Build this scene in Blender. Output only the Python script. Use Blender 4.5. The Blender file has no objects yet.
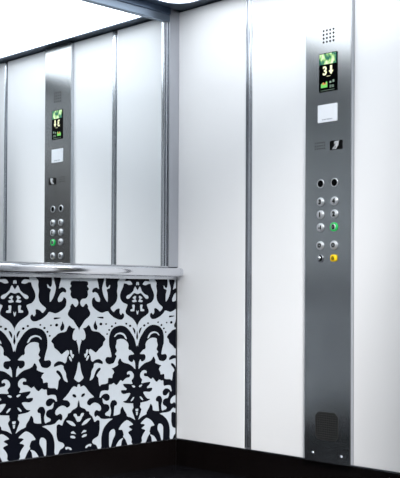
import bpy, bmesh, math, mathutils
from mathutils import Vector, Matrix

CAM_M = [[0.709879, -0.013984, -0.704185, -3.33638], [-0.704309, -0.007642, -0.709853, -3.55039], [0.004545, 0.999873, -0.015274, 0.83357], [0, 0, 0, 1]]
CAM_F, CAM_PX, CAM_PY = 999.027, 3.740, 39.169
# half a repeat of the damask print, in millimetres: u from the axis, height above the floor
DARK_MOTIF = [[[0.0,893.1],[1.2,886.4],[25.9,886.7],[46.3,884.3],[49.8,871.3],[44.2,864.5],[54.5,851.1],[46.6,842.1],[49.0,824.2],[37.8,809.3],[15.3,806.2],[5.3,792.9],[7.7,780.4],[18.4,770.5],[26.8,774.9],[35.2,784.7],[42.6,783.8],[50.6,772.5],[49.5,765.8],[61.0,747.7],[62.2,736.5],[52.7,725.4],[33.0,712.2],[19.0,694.6],[5.1,679.2],[0.0,679.4]],[[108.5,905.9],[108.8,869.6],[111.8,851.5],[97.3,858.2],[80.2,853.5],[71.7,842.2],[77.4,834.1],[88.9,837.8],[103.3,831.1],[112.1,817.5],[118.0,806.2],[115.2,793.5],[97.8,796.2],[89.1,806.2],[86.2,814.3],[74.8,808.4],[70.9,794.9],[75.1,774.6],[89.5,761.0],[109.7,749.5],[130.1,743.4],[153.4,749.1],[165.1,749.9],[174.0,739.8],[185.9,730.5],[200.8,721.1],[227.7,711.5],[248.8,711.2],[260.8,722.6],[260.7,734.2],[251.6,741.2],[242.6,732.1],[233.5,743.7],[235.2,759.9],[224.4,762.3],[209.5,755.5],[197.6,746.4],[179.7,764.9],[200.3,780.8],[215.1,796.9],[220.9,819.9],[217.8,842.9],[222.4,866.0],[220.5,879.8],[223.4,889.1],[235.2,907.7]],[[341.6,909.4],[274.5,908.3],[268.6,895.2],[259.6,880.3],[253.7,861.7],[241.8,840.8],[235.9,824.6],[239.0,806.1],[254.2,789.8],[275.5,782.8],[281.6,778.1],[275.6,764.2],[269.7,750.3],[272.8,738.7],[291.1,726.8],[312.7,714.9],[328.2,700.6],[339.5,684.0],[341.6,683.9]],[[101.3,724.3],[136.0,725.6],[137.3,717.0],[112.9,720.0]],[[92.8,709.0],[95.8,695.4],[104.5,679.4],[98.9,666.0],[84.4,673.1],[81.5,688.9],[88.8,702.3]],[[313.0,672.4],[323.5,668.4],[331.0,655.2],[328.6,641.2],[319.9,655.4]],[[339.7,651.2],[341.6,654.8],[341.6,615.9],[340.0,616.0],[335.5,626.9]],[[341.6,585.4],[337.1,583.3],[333.9,595.1],[325.7,618.8],[310.2,640.2],[291.6,661.7],[267.2,678.4],[236.9,683.7],[201.2,675.2],[180.6,655.0],[171.9,627.8],[172.2,595.8],[175.2,586.6],[184.3,558.8],[186.2,540.4],[160.9,541.5],[151.0,530.5],[155.2,516.6],[172.9,507.6],[199.4,512.3],[208.2,525.7],[217.0,543.7],[208.0,553.3],[218.7,566.7],[210.8,585.3],[216.6,603.5],[218.3,617.3],[240.4,622.2],[261.5,619.2],[281.7,606.1],[289.1,591.9],[288.0,575.7],[294.2,568.5],[301.5,568.2],[313.8,558.4],[323.1,549.7],[317.0,546.6],[295.6,545.2],[288.3,536.2],[290.2,522.1],[305.0,512.2],[316.0,514.0],[320.3,523.2],[329.6,506.4],[333.0,473.5],[341.6,472.8]],[[0.0,559.3],[2.6,574.7],[5.8,596.9],[14.0,618.9],[11.2,625.6],[22.4,621.7],[34.7,629.4],[36.3,645.0],[30.5,663.1],[22.0,674.4],[38.9,678.5],[52.9,689.5],[61.5,682.6],[70.2,666.6],[81.7,661.0],[98.9,659.2],[116.3,654.3],[127.9,644.9],[142.6,635.4],[151.4,621.5],[139.9,610.5],[135.3,594.8],[114.0,579.6],[96.8,564.4],[82.4,571.7],[65.2,581.4],[56.7,577.2],[53.9,566.1],[65.4,549.9],[68.4,531.8],[77.0,523.3],[91.3,530.8],[114.3,534.3],[134.7,522.1],[134.8,510.8],[120.3,513.7],[100.0,517.8],[85.7,513.0],[83.0,499.7],[71.7,482.2],[69.0,464.4],[61.2,442.4],[66.9,440.7],[81.6,450.2],[91.8,472.2],[100.3,485.3],[111.8,493.7],[122.2,494.1],[123.4,486.4],[111.9,475.6],[100.5,460.4],[110.4,448.6],[112.2,434.9],[115.2,416.6],[121.1,409.5],[129.8,402.2],[121.4,375.5],[118.6,359.9],[128.4,359.2],[136.1,349.6],[137.9,338.1],[145.0,328.5],[156.7,327.6],[171.4,322.0],[177.4,307.8],[171.6,296.9],[157.0,289.0],[151.1,283.5],[155.9,275.4],[171.7,271.8],[198.4,258.1],[174.8,260.2],[151.3,259.9],[128.0,264.1],[116.4,274.1],[104.8,279.6],[96.2,273.6],[88.7,283.2],[90.3,296.6],[101.7,304.7],[119.1,298.8],[127.7,307.2],[124.7,321.0],[110.1,333.4],[89.9,339.4],[72.8,333.9],[64.3,327.8],[50.1,333.4],[47.2,344.8],[61.3,359.4],[86.9,364.4],[69.6,379.0],[52.5,395.9],[41.0,410.0],[26.9,419.8],[10.1,415.1],[6.1,425.6],[0.0,428.1],[0.0,436.1],[7.1,438.8],[26.6,453.3],[18.0,471.6],[10.6,494.3],[5.3,521.2],[0.0,526.8]],[[118.2,407.4],[129.7,418.0],[150.1,419.1],[164.7,422.7],[170.5,431.5],[167.5,443.1],[185.2,444.4],[197.1,430.0],[185.4,416.9],[173.6,413.1],[172.6,394.9],[166.7,388.4],[150.3,390.4],[129.9,388.5],[115.5,378.2]],[[124.4,354.9],[130.1,365.9],[144.6,374.0],[162.1,374.6],[175.7,365.0],[178.2,353.4],[171.2,343.4],[156.5,341.8],[144.8,349.0],[136.6,355.4],[132.0,347.6]],[[183.1,330.2],[191.9,341.0],[209.6,342.0],[221.7,329.7],[218.8,318.4],[206.9,314.7],[204.1,296.6],[201.3,273.9],[198.4,260.4],[174.8,262.4],[183.5,275.4],[186.3,298.0],[180.2,316.8]],[[13.2,371.7],[18.7,382.5],[32.8,385.1],[34.5,376.9],[21.6,368.9]],[[0.0,343.7],[5.1,343.4],[8.0,327.6],[22.0,319.9],[36.1,314.3],[44.7,304.7],[58.9,301.3],[61.8,289.9],[76.1,277.5],[84.8,263.3],[90.6,251.5],[107.8,259.1],[119.4,253.5],[119.6,235.4],[119.7,212.8],[111.3,186.5],[85.5,175.5],[77.0,162.9],[85.7,153.1],[100.1,147.1],[108.8,132.6],[114.7,123.0],[114.9,95.9],[0.0,108.3]],[[134.0,93.8],[130.7,139.4],[129.9,175.7],[137.2,206.7],[151.6,228.0],[174.9,246.5],[195.5,257.0],[198.3,269.6],[222.1,272.2],[240.0,277.7],[242.9,295.9],[254.8,308.8],[264.0,291.9],[279.3,272.1],[282.4,261.2],[306.9,253.6],[331.6,239.9],[341.6,238.7],[341.6,70.2]],[[341.6,487.0],[336.0,482.7],[329.8,478.3],[314.3,490.7],[292.8,503.4],[268.4,509.2],[250.2,516.9],[239.9,531.3],[232.1,527.0],[225.0,513.5],[226.3,501.9],[202.6,491.6],[187.8,487.7],[196.7,480.4],[202.7,468.6],[193.9,457.6],[191.1,444.0],[170.4,445.2],[167.6,422.6],[185.4,414.6],[200.1,420.6],[215.1,410.5],[227.0,416.7],[241.9,432.0],[253.9,425.7],[275.0,439.3],[293.3,441.5],[299.3,449.6],[293.2,456.9],[282.2,455.2],[280.9,464.5],[293.1,470.8],[308.4,467.7],[320.8,455.4],[320.9,439.1],[308.7,425.8],[314.9,411.4],[305.7,409.6],[287.4,411.7],[258.3,412.5],[263.2,400.6],[278.4,390.4],[275.4,383.7],[260.3,384.6],[245.2,383.3],[248.3,371.6],[263.5,365.9],[287.7,368.9],[301.8,365.7],[287.9,345.7],[275.8,335.0],[257.7,331.7],[272.9,323.6],[306.4,319.7],[318.7,317.9],[318.8,310.9],[321.9,299.0],[312.8,285.7],[322.2,264.0],[331.6,242.2],[341.6,229.3]],[[132.2,692.5],[127.9,686.7],[119.2,686.9],[114.8,692.8],[119.1,698.6],[127.8,698.5]],[[159.1,692.0],[156.5,688.5],[151.2,688.6],[148.6,692.2],[151.2,695.7],[156.4,695.6]],[[194.6,680.8],[191.4,676.5],[184.8,676.6],[181.6,681.1],[184.8,685.4],[191.3,685.3]],[[178.1,664.2],[175.2,660.3],[169.3,660.5],[166.4,664.5],[169.3,668.4],[175.2,668.2]],[[165.3,646.2],[162.7,642.8],[157.4,642.9],[154.8,646.5],[157.4,650.0],[162.7,649.9]],[[215.3,694.7],[212.6,691.1],[207.3,691.2],[204.6,694.9],[207.2,698.4],[212.6,698.3]],[[280.4,691.2],[277.4,687.2],[271.3,687.3],[268.3,691.4],[271.3,695.4],[277.4,695.3]],[[305.0,680.9],[301.3,676.2],[294.0,676.3],[290.3,681.2],[293.9,686.0],[301.2,685.9]]]
LIGHT_MOTIF = [[[143.4,906.4],[137.7,883.5],[129.2,856.1],[135.2,828.9],[147.1,806.1],[161.2,793.8],[161.6,829.0],[155.6,847.2],[164.3,853.2],[173.1,856.5],[176.0,870.2],[170.1,867.4],[161.3,858.2],[152.5,863.2],[149.4,879.1],[151.0,906.5]],[[250.5,887.6],[274.7,889.7],[296.0,890.0],[309.7,875.2],[290.1,871.3],[271.7,878.1],[260.8,878.4]],[[272.2,813.0],[278.2,822.3],[296.5,829.3],[314.8,843.4],[317.8,850.5],[327.0,864.6],[336.4,852.9],[341.6,845.9],[341.6,829.5],[321.0,834.1],[305.7,822.4],[290.5,808.4],[278.4,807.0]],[[333.1,871.7],[334.3,883.4],[340.5,885.8],[340.6,872.7]],[[312.0,813.0],[327.3,821.0],[333.5,815.4],[328.7,806.0],[336.8,794.3],[314.0,791.1],[309.0,799.0],[324.4,803.7],[315.1,808.4]],[[309.1,778.0],[324.5,777.9],[322.9,754.5],[321.7,748.9],[300.2,749.1],[300.1,757.0],[312.3,761.6]],[[335.2,753.5],[341.6,745.8],[341.6,731.8],[341.6,731.8],[336.6,740.3]],[[201.5,633.8],[213.3,645.9],[237.2,651.8],[260.1,645.7],[273.6,630.5],[277.3,619.3],[267.6,623.7],[256.6,637.0],[237.2,644.0],[219.3,642.1],[207.4,632.3]],[[28.5,560.4],[37.5,562.2],[40.8,577.8],[51.0,580.1],[48.8,564.9],[45.5,555.2],[36.6,543.9],[30.9,549.1]],[[40.0,537.5],[46.7,550.7],[56.9,552.5],[52.4,539.2],[42.9,529.8]],[[0.0,283.8],[7.2,284.6],[13.8,296.9],[27.8,297.1],[27.9,289.5],[19.6,280.0],[14.0,269.3],[6.3,260.7],[0.0,262.8]],[[17.0,246.8],[33.7,263.2],[53.5,270.4],[68.2,270.5],[59.2,261.0],[42.3,249.0],[22.7,243.2]],[[14.5,207.0],[28.5,221.3],[42.6,217.8],[40.3,212.2],[25.7,210.0]],[[17.5,193.4],[28.6,201.2],[45.5,201.8],[42.8,193.2],[23.1,188.9]],[[37.5,142.4],[44.2,150.6],[60.0,155.7],[72.6,154.4],[68.7,143.6],[57.3,147.0],[44.3,139.4]],[[175.3,194.0],[187.0,206.6],[201.7,209.8],[209.5,199.9],[209.7,181.6],[196.2,160.0],[184.6,129.2],[175.8,132.4],[174.4,162.2]],[[231.6,207.0],[249.4,228.5],[279.5,244.3],[304.0,232.9],[318.2,220.0],[301.1,216.9],[291.9,210.8],[312.2,197.3],[295.1,191.0],[289.1,184.1],[301.4,170.4],[310.7,153.2],[309.0,137.1],[317.0,127.0],[295.7,117.6],[286.5,127.8],[277.2,145.0],[268.0,159.8],[257.7,170.0],[261.8,178.8],[252.6,200.5],[237.6,202.8]],[[214.3,127.0],[229.0,149.8],[243.9,159.8],[258.9,163.0],[250.0,150.0],[244.8,125.2],[229.3,117.6]],[[308.9,402.5],[321.2,402.6],[330.4,396.5],[324.3,391.7],[315.1,395.1]],[[303.3,333.0],[315.4,346.1],[324.6,347.8],[318.6,336.6],[307.6,329.4]],[[333.1,291.1],[341.6,291.2],[341.6,280.9],[334.4,281.7]],[[335.7,276.9],[341.6,276.3],[341.6,262.2],[338.2,262.7]]]
AXIS_X, HALF_REPEAT = -0.5948, 0.3416
# ---------------------------------------------------------------- helpers
C = bpy.context.scene.collection
V = Vector
RIGHT_FACING = Matrix(((0, 0, -1), (-1, 0, 0), (0, 1, 0)))     # local (u right, v up, w out) -> world, for the right wall

def lin(r, g, b):
    f = lambda c: (c/255/12.92) if c/255 <= .04045 else ((c/255+.055)/1.055)**2.4
    return (f(r), f(g), f(b), 1)

def material(name, color, rough=.4, metal=0., coat=0., spec=.5, emit=None, strength=0., aniso=0., vary=0., vscale=(3, 3, 3), bump=0., bscale=(1, 1, 1), bdist=.002):
    m = bpy.data.materials.new(name); m.use_nodes = True
    n = m.node_tree.nodes; l = m.node_tree.links; b = n['Principled BSDF']
    b.inputs['Base Color'].default_value = color
    b.inputs['Roughness'].default_value = rough
    b.inputs['Metallic'].default_value = metal
    b.inputs['Specular IOR Level'].default_value = spec
    b.inputs['Coat Weight'].default_value = coat
    b.inputs['Coat Roughness'].default_value = .05
    if emit:
        b.inputs['Emission Color'].default_value = emit
        b.inputs['Emission Strength'].default_value = strength
    if aniso:
        b.inputs['Anisotropic'].default_value = aniso
        c = n.new('ShaderNodeCombineXYZ'); c.inputs[2].default_value = 1
        l.new(c.outputs[0], b.inputs['Tangent'])
    if vary:
        tc = n.new('ShaderNodeTexCoord'); mp = n.new('ShaderNodeMapping'); mp.inputs['Scale'].default_value = vscale
        no = n.new('ShaderNodeTexNoise'); no.inputs['Scale'].default_value = 1; no.inputs['Detail'].default_value = 4
        mx = n.new('ShaderNodeMix'); mx.data_type = 'RGBA'; mx.blend_type = 'MIX'
        l.new(tc.outputs['Object'], mp.inputs[0]); l.new(mp.outputs[0], no.inputs['Vector'])
        lo = tuple(c*(1-vary) for c in color[:3])+(1,); hi = tuple(min(1, c*(1+vary)) for c in color[:3])+(1,)
        mx.inputs[6].default_value = lo; mx.inputs[7].default_value = hi
        l.new(no.outputs[0], mx.inputs[0]); l.new(mx.outputs[2], b.inputs['Base Color'])
    if bump:
        tc = n.new('ShaderNodeTexCoord'); mp = n.new('ShaderNodeMapping'); mp.inputs['Scale'].default_value = bscale
        no = n.new('ShaderNodeTexNoise'); no.inputs['Scale'].default_value = 1; no.inputs['Detail'].default_value = 1
        bp = n.new('ShaderNodeBump'); bp.inputs['Strength'].default_value = bump; bp.inputs['Distance'].default_value = bdist
        l.new(tc.outputs['Object'], mp.inputs[0]); l.new(mp.outputs[0], no.inputs['Vector'])
        l.new(no.outputs[0], bp.inputs['Height']); l.new(bp.outputs[0], b.inputs['Normal'])
    return m

M = dict(
    laminate=material('white_laminate', lin(236, 237, 239), .4, coat=.3, spec=.05, bump=.25, bscale=(1.3, 1.3, 2.2), bdist=.01),
    wallcore=material('grey_wall_core', lin(90, 92, 96), .6),
    damask_light=material('damask_pale_grey', lin(192, 200, 208), .4, vary=.04, vscale=(60, 60, 60)),
    damask_dark=material('damask_black_ink', lin(9, 12, 21), .5, spec=.06),
    brushed=material('brushed_steel', lin(178, 181, 183), .20, 1., aniso=.4, vary=.07, vscale=(3, 3, 260)),
    brushed_column=material('brushed_steel_upright', lin(196, 198, 204), .36, 1., aniso=.5, vary=.05, vscale=(260, 260, 3)),
    satin=material('satin_steel', lin(200, 203, 208), .22, 1.),
    chrome=material('polished_chrome', lin(225, 227, 232), .09, 1.),
    mirror=material('mirror_glass', lin(245, 249, 251), .0, 1.),
    rail_steel=material('grey_rail_steel', lin(120, 132, 146), .42, 1.),
    grille_steel=material('dark_grille_steel', lin(60, 61, 61), .5, .3),
    header=material('dark_satin_steel', lin(96, 110, 128), .3, 1.),
    ceiling=material('blue_grey_ceiling_steel', lin(70, 82, 98), .35, .6),
    diffuser=material('light_diffuser', lin(245, 248, 252), .4, emit=(.925, .965, 1, 1), strength=3.05),
    skirting=material('dark_brown_gloss_skirting', lin(12, 9, 9), .22, spec=.25, vary=.35, vscale=(9, 9, 2)),
    floor=material('black_granite_floor', lin(12, 12, 15), .2, spec=.3, vary=.5, vscale=(40, 40, 40)),
    lobby_floor=material('grey_stone_floor', lin(70, 68, 66), .4, vary=.2),
    lobby_wall=material('lobby_plaster', lin(92, 88, 84), .7),
    black=material('black_plastic', lin(4, 4, 5), .35, spec=.1),
    blackhole=material('dark_recess', lin(6, 6, 7), .7),
    glass_black=material('black_display_glass', lin(3, 4, 5), .12, spec=.08),
    white_plate=material('white_plate', lin(232, 236, 242), .4),
    pale_ink=material('pale_grey_ink', lin(150, 156, 166), .5),
    white_ink=material('white_ink', lin(225, 228, 232), .5),
    green_ring=material('green_lit_ring', lin(20, 160, 70), .4, emit=(.02, .50, .12, 1), strength=.42),
    button_steel=material('pale_button_steel', lin(214, 216, 220), .3, .75),
    yellow=material('yellow_button_plastic', lin(238, 200, 12), .35),
    scr_text=material('screen_cream_light', (0, 0, 0, 1), .3, emit=(1, 1, .62, 1), strength=1.2),
    scr_green=material('screen_green_light', (0, 0, 0, 1), .3, emit=(.16, .62, .12, 1), strength=1.1),
    scr_red=material('screen_orange_light', (0, 0, 0, 1), .3, emit=(.75, .25, .08, 1), strength=1.0),
    scr_grey=material('screen_grey_light', (0, 0, 0, 1), .3, emit=(.35, .5, .4, 1), strength=.7),
)

# screen picture: blurred green foliage and pale sky shown by the display
def picture_material():
    m = bpy.data.materials.new('screen_landscape'); m.use_nodes = True
    n = m.node_tree.nodes; l = m.node_tree.links; b = n['Principled BSDF']
    b.inputs['Base Color'].default_value = (0, 0, 0, 1); b.inputs['Roughness'].default_value = .1
    tc = n.new('ShaderNodeTexCoord')
    def ramp(scale, stops, off):
        mp = n.new('ShaderNodeMapping'); mp.inputs['Scale'].default_value = scale; mp.inputs['Location'].default_value = off
        no = n.new('ShaderNodeTexNoise'); no.inputs['Scale'].default_value = 1; no.inputs['Detail'].default_value = 2
        cr = n.new('ShaderNodeValToRGB'); cr.color_ramp.elements[0].position = stops[0][0]; cr.color_ramp.elements[0].color = stops[0][1]
        cr.color_ramp.elements[1].position = stops[-1][0]; cr.color_ramp.elements[1].color = stops[-1][1]
        for p, c in stops[1:-1]: e = cr.color_ramp.elements.new(p); e.color = c
        l.new(tc.outputs['Object'], mp.inputs[0]); l.new(mp.outputs[0], no.inputs['Vector']); l.new(no.outputs[0], cr.inputs[0])
        return cr.outputs[0]
    col = ramp((46, 30, 1), [(.33, (.01, .05, .09, 1)), (.44, (.05, .22, .12, 1)), (.53, (.35, .6, .22, 1)), (.64, (.7, .9, .55, 1))], (.35, .1, 0))
    l.new(col, b.inputs['Emission Color']); b.inputs['Emission Strength'].default_value = 1.25
    return m
M['picture'] = picture_material()

def link(name, me, mats, parent=None, loc=(0, 0, 0), rot=None, smooth=False):
    o = bpy.data.objects.new(name, me); C.objects.link(o)
    for m in (mats if isinstance(mats, (list, tuple)) else [mats]): me.materials.append(M[m])
    loc = V(loc)
    if parent is not None:
        o.parent = parent
        w = world_loc(parent); loc = loc - w
    o.location = loc
    if rot is not None: o.rotation_euler = rot.to_euler()
    if smooth:
        for p in me.polygons: p.use_smooth = True
        try: me.set_sharp_from_angle(angle=math.radians(38))
        except Exception: pass
    return o

LOCS = {}
def world_loc(o):                       # parents used here are never rotated unless their children are built in the same local frame
    return LOCS.get(o.name, o.location.copy())

def bm_mesh(bm, name):
    bmesh.ops.recalc_face_normals(bm, faces=bm.faces)
    me = bpy.data.meshes.new(name); bm.to_mesh(me); bm.free(); return me

def box_bm(bm, a, b, bevel=0., mat=0):
    a = V(a); b = V(b)
    r = bmesh.ops.create_cube(bm, size=1)
    vs = r['verts']
    for v in vs: v.co = V(((a[i]+b[i])/2 + v.co[i]*(b[i]-a[i]) for i in range(3)))
    fs = list({f for v in vs for f in v.link_faces})
    for f in fs: f.material_index = mat
    if bevel:
        es = list({e for v in vs for e in v.link_edges})
        bmesh.ops.bevel(bm, geom=es, offset=bevel, segments=2, affect='EDGES', profile=.6)

def box(name, a, b, mat, parent=None, bevel=0.):
    """box in world coordinates, origin at its lowest centre"""
    a = V(a); b = V(b); o = V(((a.x+b.x)/2, (a.y+b.y)/2, min(a.z, b.z)))
    bm = bmesh.new(); box_bm(bm, a-o, b-o, bevel)
    return link(name, bm_mesh(bm, name), mat, parent, o)

def prism_bm(bm, pts, w0, w1, mat=0):
    """flat outline in (u, v) from height w0 to w1"""
    lo = [bm.verts.new((x, y, w0)) for x, y in pts]; hi = [bm.verts.new((x, y, w1)) for x, y in pts]
    f = [bm.faces.new(hi), bm.faces.new(lo[::-1])]
    n = len(pts)
    for i in range(n): f.append(bm.faces.new((lo[i], lo[(i+1) % n], hi[(i+1) % n], hi[i])))
    for q in f: q.material_index = mat

def lathe_bm(bm, prof, seg=28, cap=True, mat=0, sq=1.):
    """profile (radius, w) turned about the w axis; sq > 1 squares the outline off"""
    rings = []
    for r, w in prof:
        ring = []
        for k in range(seg):
            a = 2*math.pi*k/seg; c, s = math.cos(a), math.sin(a)
            if sq > 1: q = (abs(c)**sq_p(sq)+abs(s)**sq_p(sq))**(-1/sq_p(sq))
            else: q = 1
            ring.append(bm.verts.new((r*q*c, r*q*s, w)))
        rings.append(ring)
    fs = []
    for i in range(len(rings)-1):
        for k in range(seg): fs.append(bm.faces.new((rings[i][k], rings[i][(k+1) % seg], rings[i+1][(k+1) % seg], rings[i+1][k])))
    if cap: fs.append(bm.faces.new(rings[-1])); fs.append(bm.faces.new(rings[0][::-1]))
    for f in fs: f.material_index = mat
def sq_p(s): return 2*s

def round_rect(w, h, r, n=5):
    pts = []
    for cx, cy, a0 in ((w/2-r, h/2-r, 0), (-w/2+r, h/2-r, 90), (-w/2+r, -h/2+r, 180), (w/2-r, -h/2+r, 270)):
        for k in range(n+1):
            a = math.radians(a0+90*k/n); pts.append((cx+r*math.cos(a), cy+r*math.sin(a)))
    return pts

def text_mesh(s, size, depth=.0004, bold=0.):
    cu = bpy.data.curves.new('glyph', 'FONT'); cu.body = s; cu.size = size; cu.extrude = depth; cu.offset = bold
    cu.align_x = 'CENTER'; cu.align_y = 'CENTER'
    o = bpy.data.objects.new('glyph', cu); C.objects.link(o)
    bpy.context.view_layer.update()
    me = bpy.data.meshes.new_from_object(o.evaluated_get(bpy.context.evaluated_depsgraph_get()))
    bpy.data.objects.remove(o); bpy.data.curves.remove(cu)
    xs = [v.co.x for v in me.vertices]; ys = [v.co.y for v in me.vertices]
    cx, cy = (min(xs)+max(xs))/2, (min(ys)+max(ys))/2
    for v in me.vertices: v.co.x -= cx; v.co.y -= cy
    return me

def thing(o, label, cat, group=None):
    o['label'] = label; o['category'] = cat
    if group: o['group'] = group
    return o
def struct(o):
    o['kind'] = 'structure'; return o
def empty(name, loc):
    o = bpy.data.objects.new(name, None); C.objects.link(o); o.location = loc; o.empty_display_size = .1; return o

# ---------------------------------------------------------------- the cabin
ZB, ZT = .127, 2.212            # lower edge of the wall panels, ceiling height
W, D = 2.4, 1.95                # cabin width and depth
MX = -.0963                     # right-hand edge of the mirror glass

struct(box('floor', (-W-.1, -D-.1, -.05), (.1, .1, 0), 'floor'))
struct(box('floor_lobby', (-8, -9, -.05), (3, -D-.1, -.002), 'lobby_floor'))
ceil_ = struct(box('ceiling', (-W-.1, -D-.1, ZT), (.1, .1, ZT+.05), 'ceiling'))
wr = struct(box('wall_right', (.012, -D-.1, 0), (.1, .1, ZT), 'wallcore'))
wb = struct(box('wall_back', (-W-.1, .012, 0), (.012, .1, ZT), 'wallcore'))
wl = struct(box('wall_left', (-W-.1, -D-.1, 0), (-W, .012, ZT), 'laminate'))
wf = struct(box('wall_front', (-.62, -D-.1, 0), (.012, -D, ZT), 'brushed_column'))
struct(box('wall_lobby', (-8, -9.1, -.05), (3, -9, 3), 'lobby_wall'))

# white laminate panels of the right wall with steel joint channels between them
edges = [(.004, .4530), (.4945, .8245), (1.0645, 1.4660), (1.5032, D)]
for a, b in edges:
    box('wall_panel', (0, -b, ZB+.003), (.012, -a, ZT-.006), 'laminate', wr, bevel=.0022)

def channel(name, t0, t1):
    """steel joint channel: two flutes either side of a rib, recessed between two panels; runs from skirting to ceiling"""
    w = t1-t0
    prof = [(0, .0015), (.06, .0015), (.10, .010), (.42, .010), (.47, .0035), (.56, .0035), (.62, .0075), (.90, .0035), (.94, .0015), (1, .0015)]
    bm = bmesh.new(); rows = []
    for z in (ZB+.006, ZT-.006):
        rows.append([bm.verts.new((x, -(f-.5)*w, z-ZB)) for f, x in prof]+[bm.verts.new((.0119, -.5*w, z-ZB)), bm.verts.new((.0119, .5*w, z-ZB))])
    n = len(rows[0])
    for i in range(n): bm.faces.new((rows[0][i], rows[0][(i+1) % n], rows[1][(i+1) % n], rows[1][i]))
    bm.faces.new(rows[0][::-1]); bm.faces.new(rows[1])
    return struct(link(name, bm_mesh(bm, name), 'satin', None, (0, -(t0+t1)/2, ZB)))
channel('trim_1', .4535, .4940)
channel('trim_2', 1.4665, 1.5027)

# skirting and the thin steel edges above it
struct(box('baseboard_right', (.002, -D, 0), (.012, 0, ZB-.003), 'skirting'))
struct(box('baseboard_back', (-W, .002, 0), (.002, .012, ZB-.003), 'skirting'))
struct(box('baseboard_left', (-W, -D, 0), (-W+.01, .002, ZB-.003), 'skirting'))
struct(box('trim_3', (-.0005, -D, ZB-.003), (.012, 0, ZB+.002), 'satin'))
struct(box('trim_4', (-W, -.002, ZB-.003), (-.0005, .012, ZB+.002), 'satin'))

# column beside the mirror, header over it
struct(box('trim_5', (-.0636, -.0113, .9605), (-.0015, .0119, ZT-.0005), 'brushed_column', bevel=.0012))
struct(box('trim_6', (-W, -.020, 2.182), (-.066, .0119, ZT-.0005), 'header', bevel=.002))

# ---------------------------------------------------------------- wall mirror
mirror = thing(empty('wall_mirror', (-W/2, .004, .9605)), 'wide steel-edged wall mirror above the chrome handrail, reflecting white panels and lit ceiling', 'mirror')
box('glass', (-W+.004, .0039, .9605), (MX, .0115, 2.1525), 'mirror', mirror)
box('top_rail', (-W+.004, -.012, 2.1475), (-.0645, .0038, 2.1815), 'rail_steel', mirror, .0015)
box('bottom_rail', (-W+.004, -.010, .9575), (-.0645, .0038, .9640), 'satin', mirror, .001)
bm = bmesh.new()
prof = [(0, -.001), (.06, -.006), (.12, -.006), (.16, .002), (.40, .002), (.46, -.0065), (.60, -.0065), (.64, .002), (.90, .002), (.96, -.007), (1, -.007), (1, .0038), (0, .0038)]
x0, x1 = MX, -.0640
rows = [[bm.verts.new((x0+(x1-x0)*f, y, z)) for f, y in prof] for z in (.9645, 2.147)]
for i in range(len(prof)): bm.faces.new((rows[0][i], rows[0][(i+1) % len(prof)], rows[1][(i+1) % len(prof)], rows[1][i]))
bm.faces.new(rows[0][::-1]); bm.faces.new(rows[1])
link('side_rail', bm_mesh(bm, 'side_rail'), 'satin', mirror, (0, 0, 0))

# ---------------------------------------------------------------- damask panel
PX0, PX1, PZ0, PZ1 = -W+.002, -.004, ZB+.002, .9000
bm = bmesh.new(); box_bm(bm, (PX0, 0, PZ0), (PX1, .0118, PZ1))

def smooth_loop(pts, n=3):
    out = []; L = len(pts)
    for i in range(L):
        p0, p1, p2, p3 = (V(pts[(i+k-1) % L]) for k in range(4))
        def lim(a, b): return a
        for k in range(n):
            t = k/n
            q = .5*((2*p1)+(p2-p0)*t+(2*p0-5*p1+4*p2-p3)*t*t+(3*p1-p0-3*p2+p3)*t**3)
            lq = p1.lerp(p2, t)
            out.append(lq.lerp(q, .8))
    return out

def add_motif(loops, y, mat):
    for li, pts in enumerate(loops):
        yy = y-li*.00003
        sm = smooth_loop([(a/1000, b/1000) for a, b in pts])
        for q in sm: q.x = min(max(q.x, 0), HALF_REPEAT)
        tri = mathutils.geometry.tessellate_polygon([[V((q.x, q.y, 0)) for q in sm]])
        for n in range(-4, 3):                           # motif and its mirror image, side by side along the wall
            for s in (1, -1):
                X0 = AXIS_X+2*n*HALF_REPEAT
                xs = [X0+s*q.x for q in sm]
                if min(xs) > PX1 or max(xs) < PX0: continue
                vs = [bm2.verts.new((x, yy, q.y)) for x, q in zip(xs, sm)]
                for t in tri:
                    try: f = bm2.faces.new([vs[i] for i in t])
                    except ValueError: continue
                    f.normal_update()
                    if f.normal.y > 0: f.normal_flip()
                    f.material_index = mat
bm2 = bmesh.new()
add_motif(DARK_MOTIF, -.0002, 1); add_motif(LIGHT_MOTIF, -.0012, 0)
for co, no in (((PX1, 0, 0), (1, 0, 0)), ((PX0, 0, 0), (-1, 0, 0)), ((0, 0, PZ1), (0, 0, 1)), ((0, 0, PZ0), (0, 0, -1))):
    bmesh.ops.bisect_plane(bm2, geom=bm2.verts[:]+bm2.edges[:]+bm2.faces[:], plane_co=co, plane_no=no, clear_outer=True)
me = bpy.data.meshes.new('tmp'); bm2.to_mesh(me); bm2.free()
bmesh.ops.recalc_face_normals(bm, faces=bm.faces); bm.from_mesh(me); bpy.data.meshes.remove(me)
me = bpy.data.meshes.new('damask_panel'); bm.to_mesh(me); bm.free()
for v in me.vertices: v.co.x -= (PX0+PX1)/2; v.co.z -= PZ0
thing(link('damask_panel', me, ['damask_light', 'damask_dark'], None, ((PX0+PX1)/2, 0, PZ0)),
      'pale grey wall panel printed with black damask scrollwork, under the chrome handrail', 'decorative panel')

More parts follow.
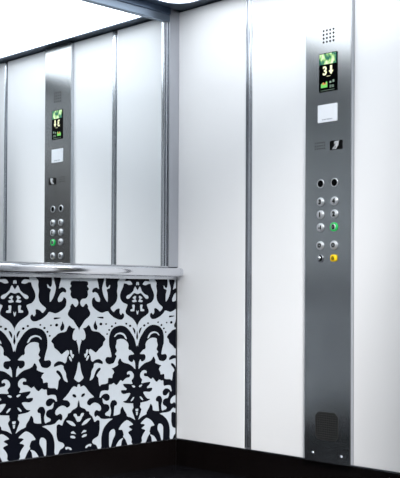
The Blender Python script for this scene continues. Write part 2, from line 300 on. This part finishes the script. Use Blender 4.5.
# ---------------------------------------------------------------- handrail
rail = thing(empty('handrail', (-W/2, -.04, .895)), 'shiny chrome handrail running along the wall between mirror and damask panel', 'handrail')
def rail_ring(bm, x, hz, hy, n=24, y=-.042, z=.935):
    r = []
    for k in range(n):
        a = 2*math.pi*k/n; c, s = math.cos(a), math.sin(a); q = (abs(c)**2.8+abs(s)**2.8)**(-1/2.8)
        r.append(bm.verts.new((x, y+hy*q*c, z+hz*q*s)))
    return r
def skin(bm, rings):
    for a, b in zip(rings, rings[1:]):
        for k in range(len(a)): bm.faces.new((a[k], a[(k+1) % len(a)], b[(k+1) % len(a)], b[k]))
    bm.faces.new(rings[0][::-1]); bm.faces.new(rings[-1])
HZ, HY = .0205, .015
bm = bmesh.new(); skin(bm, [rail_ring(bm, -W+.02, HZ, HY), rail_ring(bm, -.0265, HZ, HY)])
link('bar', bm_mesh(bm, 'bar'), 'chrome', rail, smooth=True)
for x0, s in ((-.026, 1), (-W+.0195, -1)):
    bm = bmesh.new(); Lc = .0225 if s > 0 else .017
    skin(bm, [rail_ring(bm, x0+s*Lc*f, HZ*g, HY*g) for f, g in ((0, 1), (.35, 1), (.6, .96), (.8, .86), (.93, .7), (1, .45))])
    link('end_cap', bm_mesh(bm, 'end_cap'), 'chrome', rail, smooth=True)
for x in (-.22, -1.2, -2.15):
    bm = bmesh.new(); box_bm(bm, (x-.012, -.028, .926), (x+.012, -.0004, .944), .003)
    link('bracket', bm_mesh(bm, 'bracket'), 'satin', rail)
box('backing_strip', (-W+.004, -.008, .9002), (-.006, .0118, .9570), 'satin', rail, .001)
for o in rail.children:
    o.location = o.location if o.name.startswith('backing') else V((0, 0, 0)) - rail.location
for o in mirror.children:
    if o.name.startswith('side_rail'): o.location = V((0, 0, 0)) - mirror.location

# ---------------------------------------------------------------- ceiling light
cl = thing(empty('ceiling_light', (-.657, -.851, ZT-.012)), 'large rounded luminous ceiling panel lighting the whole lift cabin', 'ceiling light')
lx0, lx1, ly0, ly1 = -1.25, -.076, -1.62, -.086
cw, ch = lx1-lx0, ly1-ly0; ccx, ccy = (lx0+lx1)/2, (ly0+ly1)/2
bm = bmesh.new(); prism_bm(bm, round_rect(cw, ch, .10, 12), -.003, .0)
link('diffuser', bm_mesh(bm, 'diffuser'), 'diffuser', cl, (ccx, ccy, ZT-.0002))
o_, i_ = round_rect(cw+.010, ch+.010, .105, 12), round_rect(cw+.001, ch+.001, .1005, 12)
bm = bmesh.new(); n = len(o_)
vv = [[bm.verts.new((x, y, z)) for x, y in q] for q, z in ((o_, 0), (o_, -.006), (i_, -.006), (i_, 0))]
for k in range(4):
    for j in range(n): bm.faces.new((vv[k][j], vv[k][(j+1) % n], vv[(k+1) % 4][(j+1) % n], vv[(k+1) % 4][j]))
link('frame', bm_mesh(bm, 'frame'), 'header', cl, (ccx, ccy, ZT-.0002))

# ---------------------------------------------------------------- control panel
FX = -.019
T0, T1 = .8223, 1.0621
TC = (T0+T1)/2
cop = thing(empty('control_panel', (0, -TC, ZB+.002)), 'tall brushed steel lift control panel with floor buttons, screen and speaker grille', 'control panel')

def on_panel(name, bm_or_me, mats, t, z, parent=None, h=0., smooth=False):
    """put a mesh built in (u right, v up, w out) on the panel face at (t, z); a sub-part's parent shares that frame"""
    me = bm_or_me if isinstance(bm_or_me, bpy.types.Mesh) else bm_mesh(bm_or_me, name)
    if parent is None:
        return link(name, me, mats, cop, (FX-h, -t, z), RIGHT_FACING, smooth)
    o = link(name, me, mats, None, (0, 0, 0), None, smooth)
    o.parent = parent
    pt, pz, ph = parent['at']
    o.location = (t-pt, z-pz, h-ph)
    return o

bm = bmesh.new()
bh = (ZT-.001)-(ZB+.002)
box_bm(bm, (-(T1-T0)/2, 0, 0), ((T1-T0)/2, bh, -FX-.0012), .0016)
on_panel('face_plate', bm, 'brushed', TC, ZB+.002, h=FX+.0012-.0)
bpy.data.objects['face_plate'].location = V((-.0012, -TC, ZB+.002)) - cop.location
# bright steel edge strips down both sides
for t in (T0-.0008, T1+.0011):
    bm = bmesh.new(); box_bm(bm, (-.0010, 0, 0), (.0010, bh, .0165))
    o = on_panel('edge_strip', bm, 'satin', t, ZB+.002); o.location = V((-.0005, -t, ZB+.002)) - cop.location

def dots(name, t0, z0, nc, nr, dt, dz, r, mat, label=None):
    bm = bmesh.new()
    for i in range(nc):
        for j in range(nr):
            c = (i*dt-(nc-1)*dt/2, -(j*dz-(nr-1)*dz/2))
            prism_bm(bm, [(c[0]+r*math.cos(a), c[1]+r*math.sin(a)) for a in [k*math.pi/4 for k in range(8)]], 0, .0006)
    o = on_panel(name, bm, mat, t0, z0)
    if label: o['label'] = label
dots('speaker_holes', .945, 1.920, 4, 4, .0175, .0160, .0050, 'blackhole', 'square of small round speaker holes')
dots('microphone_holes', .9005, 1.460, 5, 3, .0125, .0125, .0026, 'blackhole', 'three rows of tiny dark holes')

# display
def place_part(name, bm, mats, t, z, h0=0., smooth=False, label=None):
    o = on_panel(name, bm, mats, t, z, h=h0, smooth=smooth); o['at'] = (t, z, h0)
    if label: o['label'] = label
    return o
dt_, dz_ = .9443, 1.7665
bm = bmesh.new(); prism_bm(bm, round_rect(.0945, .1625, .002, 2), 0, .0035)
disp = place_part('display', bm, 'glass_black', dt_, dz_, label='upright black screen showing the number 3, a down arrow and a green landscape')
def on_display(name, bm_or_me, mat, u, v, h=.0036):
    return on_panel(name, bm_or_me, mat, dt_+u, dz_+v, disp, h)
bm = bmesh.new(); prism_bm(bm, [(-.0445, -.021), (.0445, -.023), (.0445, .023), (-.0445, .023)], 0, .0003)
on_display('landscape_picture', bm, 'picture', 0, .0555)
on_display('floor_numeral', text_mesh('3', .050, .0002, .0014), 'scr_text', -.0160, .007)
bm = bmesh.new(); prism_bm(bm, [(-.0055, .019), (.0055, .019), (.0055, -.002), (.0125, -.002), (0, -.019), (-.0125, -.002), (-.0055, -.002)], 0, .0003)
on_display('down_arrow', bm, 'scr_text', .0175, .007)
bm = bmesh.new()
for k in range(6): x = -.009+k*.0035; prism_bm(bm, [(x, 0), (x+.0025, 0), (x+.0025, .0018), (x, .0018)], 0, .0003)
on_display('caption_line', bm, 'scr_text', .003, -.0185)
bm = bmesh.new(); prism_bm(bm, [(-.018, -.013), (.016, -.013), (.016, .008), (.010, .013), (.003, .001), (-.006, .010), (-.018, .002)], 0, .0003)
on_display('weather_picture', bm, 'scr_green', -.018, -.051)
bm = bmesh.new(); prism_bm(bm, [(-.014, -.004), (.012, -.004), (.006, .005), (.001, -.001), (-.006, .007)], 0, .0003)
on_display('sunset_shape', bm, 'scr_red', -.017, -.047, .0040)
for (u, v, w_, h_) in ((0, 0, .010, .008), (.016, .003, .009, .010), (0, -.014, .008, .003), (.012, -.015, .013, .003), (0, -.021, .010, .003), (.014, -.021, .010, .003), (-.048, -.012, .003, .002), (-.048, -.020, .003, .002)):
    bm = bmesh.new(); prism_bm(bm, [(-w_/2, -h_/2), (w_/2, -h_/2), (w_/2, h_/2), (-w_/2, h_/2)], 0, .0003)
    on_display('status_icon', bm, 'scr_grey', .014+u, -.044+v)
bm = bmesh.new()
for k in range(14):
    x = -.036+k*.0052; prism_bm(bm, [(x, 0), (x+.0036, 0), (x+.0036, .0016), (x, .0016)], 0, .0003)
on_display('status_line', bm, 'scr_grey', 0, -.0765)

# white plate under the display
pl = empty('tmp', (0, 0, 0)); bpy.data.objects.remove(pl)
bm = bmesh.new(); prism_bm(bm, round_rect(.1025, .0745, .002, 2), 0, .003)
plate = place_part('notice_plate', bm, 'white_plate', .942, 1.594, label='small white notice plate with faint grey print')
bm = bmesh.new()
for k, w_ in enumerate((.005, .006, .004, .006, .006, .005, .004)):
    x = -.027+k*.0082; prism_bm(bm, [(x, -.002), (x+w_, -.002), (x+w_, .003), (x, .003)], 0, .0003)
on_panel('small_print', bm, 'pale_ink', .942, 1.5675, plate, .0031)

# hearing loop sign
bm = bmesh.new(); prism_bm(bm, round_rect(.063, .0385, .002, 2), 0, .003)
ear = place_part('hearing_loop_sign', bm, 'black', .987, 1.455, label='black sign with a white ear crossed by a diagonal bar')
def stroke(bm, pts, w):
    """ribbon of width w along a path, with thickness"""
    P = [V(q) for q in pts]; L = []; R = []
    for i, q in enumerate(P):
        d = (P[min(i+1, len(P)-1)]-P[max(i-1, 0)]).normalized(); n = V((-d.y, d.x))
        L.append(q+n*w/2); R.append(q-n*w/2)
    prism_bm(bm, [tuple(q) for q in L+R[::-1]], 0, .0003)
bm = bmesh.new()
arc = lambda cx, cy, r, a0, a1, n=9: [(cx+r*math.cos(math.radians(a0+(a1-a0)*k/(n-1))), cy+r*math.sin(math.radians(a0+(a1-a0)*k/(n-1)))) for k in range(n)]
stroke(bm, arc(.002, .004, .0105, 170, -35)+[(.004, -.006), (.002, -.012), (-.003, -.0155), (-.007, -.013)], .0038)
stroke(bm, arc(.002, .004, .0050, 190, -30, 7)+[(.001, -.004)], .0028)
o = on_panel('ear_symbol', bm, 'white_ink', .987, 1.455, ear, .0031)
bm = bmesh.new(); stroke(bm, [(-.016, -.016), (.017, .017)], .0032)
on_panel('slash', bm, 'white_ink', .987, 1.455, ear, .0035)

# push buttons
def ring_bm(r=.0185, w=.006, wall=.0032):
    bm = bmesh.new()
    lathe_bm(bm, [(r, 0), (r, w*.7), (r-.0008, w), (r-wall, w), (r-wall-.0006, w*.75), (r-wall-.0006, .0002)], 30, cap=True)
    return bm
def cap_bm(r=.0145, w=.0075, sq=1.):
    bm = bmesh.new(); lathe_bm(bm, [(r, .0004), (r, w*.72), (r*.94, w*.92), (r*.86, w), (r*.4, w+.0003)], 30, sq=sq); return bm
def floor_button(t, z, sign, ring='button_steel', cap='button_steel', label=None):
    b = place_part('button', ring_bm(wall=.0052 if ring == 'green_ring' else .0032), ring, t, z, smooth=True, label=label)
    on_panel('button_cap', cap_bm(.0125 if ring == 'green_ring' else .0145), cap, t, z, b, 0, True)
    if sign: on_panel('numeral', text_mesh(sign, .0265 if len(sign) == 1 else .020, .0003, .0016), 'black', t, z, b, .0080)
    return b
TL, TR = .9062, .9795
floor_button(TL, 1.2222, '3', label='round steel floor button marked 3'); floor_button(TR, 1.2217, '4', label='round steel floor button marked 4')
floor_button(TL, 1.1680, '1', label='round steel floor button marked 1'); floor_button(TR, 1.1675, '2', label='round steel floor button marked 2')
floor_button(TL, 1.1138, '-1', label='round steel floor button left of the green-lit button')
floor_button(.9770, 1.1135, '0', 'green_ring', label='floor button marked 0 with a green lit ring')

def triangle(bm, x, s): prism_bm(bm, [(x, -.003), (x, .003), (x+s*.006, 0)], 0, .0005)
for t, z, s, lab in ((.9050, 1.0380, 1, 'steel door-open button with a dark centre'), (.9775, 1.0375, -1, 'steel door-close button with a dark centre')):
    b = place_part('button', ring_bm(), 'button_steel', t, z, smooth=True, label=lab)
    on_panel('button_cap', cap_bm(), 'button_steel', t, z, b, 0, True)
    bm = bmesh.new(); lathe_bm(bm, [(.0098, 0), (.0098, .0006)], 24)
    on_panel('dark_disc', bm, 'blackhole', t, z, b, .0080)
    bm = bmesh.new(); stroke(bm, [(0, -.004), (0, .004)], .0008); triangle(bm, .0015*s, s*.55); triangle(bm, -.0015*s, -s*.55)
    on_panel('arrow_symbol', bm, 'pale_ink', t, z, b, .0087)
# dark round sockets at the top of the button field
for t, z, lab in ((.9060, 1.2988, 'left dark round lens in a bright ring'), (.9795, 1.2985, 'right dark round lens in a bright ring')):
    b = place_part('indicator_lens', ring_bm(.0185, .004, .0034), 'button_steel', t, z, smooth=True, label=lab)
    bm = bmesh.new(); lathe_bm(bm, [(.0150, .0004), (.0150, .0030), (.012, .0042), (.006, .005)], 28)
    on_panel('dark_dome', bm, 'glass_black', t, z, b, 0, True)
# key switch
b = place_part('key_switch', ring_bm(.0175, .004, .0025), 'satin', .9040, .9840, smooth=True, label='steel key switch with a dark slot')
bm = bmesh.new(); lathe_bm(bm, [(.0145, .0004), (.0145, .0040)], 28)
on_panel('dark_collar', bm, 'black', .9040, .9840, b, 0)
bm = bmesh.new(); lathe_bm(bm, [(.0105, .001), (.0105, .0120), (.0095, .0130)], 28)
on_panel('lock_barrel', bm, 'satin', .9028, .9840, b, 0, True)
bm = bmesh.new(); prism_bm(bm, [(-.0012, -.006), (.0012, -.006), (.0012, .006), (-.0012, .006)], 0, .0005)
on_panel('key_slot', bm, 'black', .9028, .9840, b, .0131)
# alarm button
b = place_part('alarm_button', cap_bm(.0150, .0085, 1.6), 'yellow', .9770, .9830, smooth=True, label='yellow alarm button with a bell symbol')
bm = bmesh.new()
bell = [(-.0085, -.0055), (.0085, -.0055), (.0060, -.0020)]+arc(0, .0018, .0056, 0, 180, 9)+[(-.0060, -.0020)]
inner = [(-.0030, -.0020), (.0030, -.0020), (.0024, -.0006)]+arc(0, .0012, .0022, 0, 180, 9)+[(-.0024, -.0006)]
n = len(bell)
vb = [[bm.verts.new((x, y, z)) for x, y in q] for q, z in ((bell, 0), (bell, .0005), (inner, .0005), (inner, 0))]
for k in range(4):
    for j in range(n): bm.faces.new((vb[k][j], vb[k][(j+1) % n], vb[(k+1) % 4][(j+1) % n], vb[(k+1) % 4][j]))
stroke(bm, arc(0, -.0062, .0018, 180, 360, 6), .0012)
on_panel('bell_symbol', bm, 'black', .9770, .9830, b, .0093)

# lower speaker grille: chamfered square with rows of round holes
gc = .017
bm = bmesh.new(); gw, gh = .1170/2, .1140/2
oct_ = [(-gw+gc, -gh), (gw-gc, -gh), (gw, -gh+gc), (gw, gh-gc), (gw-gc, gh), (-gw+gc, gh), (-gw, gh-gc), (-gw, -gh+gc)]
prism_bm(bm, oct_, 0, .0010)
gr = place_part('speaker_grille', bm, 'blackhole', .9407, .2800, label='chamfered dark perforated speaker grille near the bottom')
bm = bmesh.new()
N = 12
step = 2*gw/N
for i in range(N+1):                        # crossed wires make the mesh
    x = -gw+i*step; c = max(0, abs(x)-(gw-gc)); h_ = gh-c
    for a, b_ in (((x-.0012, -h_), (x+.0012, h_)),):
        prism_bm(bm, [(a[0], a[1]), (b_[0], a[1]), (b_[0], b_[1]), (a[0], b_[1])], 0, .0010)
for j in range(N+1):
    y = -gh+j*2*gh/N; c = max(0, abs(y)-(gh-gc)); w_ = gw-c
    prism_bm(bm, [(-w_, y-.0012), (w_, y-.0012), (w_, y+.0012), (-w_, y+.0012)], 0, .0013)
on_panel('wire_mesh', bm, 'grille_steel', .9407, .2800, gr, .0011)
bm = bmesh.new(); k_ = 1.035; n = len(oct_)
vg = [[bm.verts.new((x*q, y*q, z)) for x, y in oct_] for q, z in ((k_, 0), (k_, .0016), (.985, .0016), (.985, 0))]
for k in range(4):
    for j in range(n): bm.faces.new((vg[k][j], vg[k][(j+1) % n], vg[(k+1) % 4][(j+1) % n], vg[(k+1) % 4][j]))
on_panel('grille_rim', bm, 'grille_steel', .9407, .2800, gr, .0003)
for t in (.8655, 1.0165):
    bm = bmesh.new(); lathe_bm(bm, [(.0075, 0), (.0072, .0012), (.0055, .0028), (.002, .0036)], 20)
    sc = place_part('screw', bm, 'chrome', t, .1600, smooth=True)

for o in bpy.data.objects:
    if 'at' in o: del o['at']

# ---------------------------------------------------------------- light and camera
w = bpy.data.worlds.new('world'); bpy.context.scene.world = w; w.use_nodes = True
w.node_tree.nodes['Background'].inputs[0].default_value = (.92, .96, 1, 1)
w.node_tree.nodes['Background'].inputs[1].default_value = .5

ld = bpy.data.lights.new('added_fill_light', 'AREA'); ld.shape = 'RECTANGLE'; ld.size = 1.6; ld.size_y = 1.6  # unseen fill light, added outside the cabin to lift the lower right wall
ld.energy = 600; ld.color = (1, .985, .97)
lo = bpy.data.objects.new('added_fill_light', ld); C.objects.link(lo); lo.location = (-2.6, -4.6, 4.2)
lo.rotation_euler = (V((0, -.3, .6)) - lo.location).to_track_quat('-Z', 'Y').to_euler()

cam_d = bpy.data.cameras.new('camera'); cam = bpy.data.objects.new('camera', cam_d); C.objects.link(cam)
cam_d.sensor_fit = 'HORIZONTAL'; cam_d.sensor_width = 36; cam_d.lens = 36*CAM_F/400
cam_d.shift_x = -CAM_PX/400; cam_d.shift_y = CAM_PY/400
cam_d.clip_start = .05
cam.matrix_world = Matrix(CAM_M)
sc = bpy.context.scene; sc.camera = cam
sc.view_settings.view_transform = 'Standard'; sc.view_settings.look = 'None'
sc.view_settings.gamma = 1; sc.view_settings.use_curve_mapping = False
sc.view_settings.exposure = .1
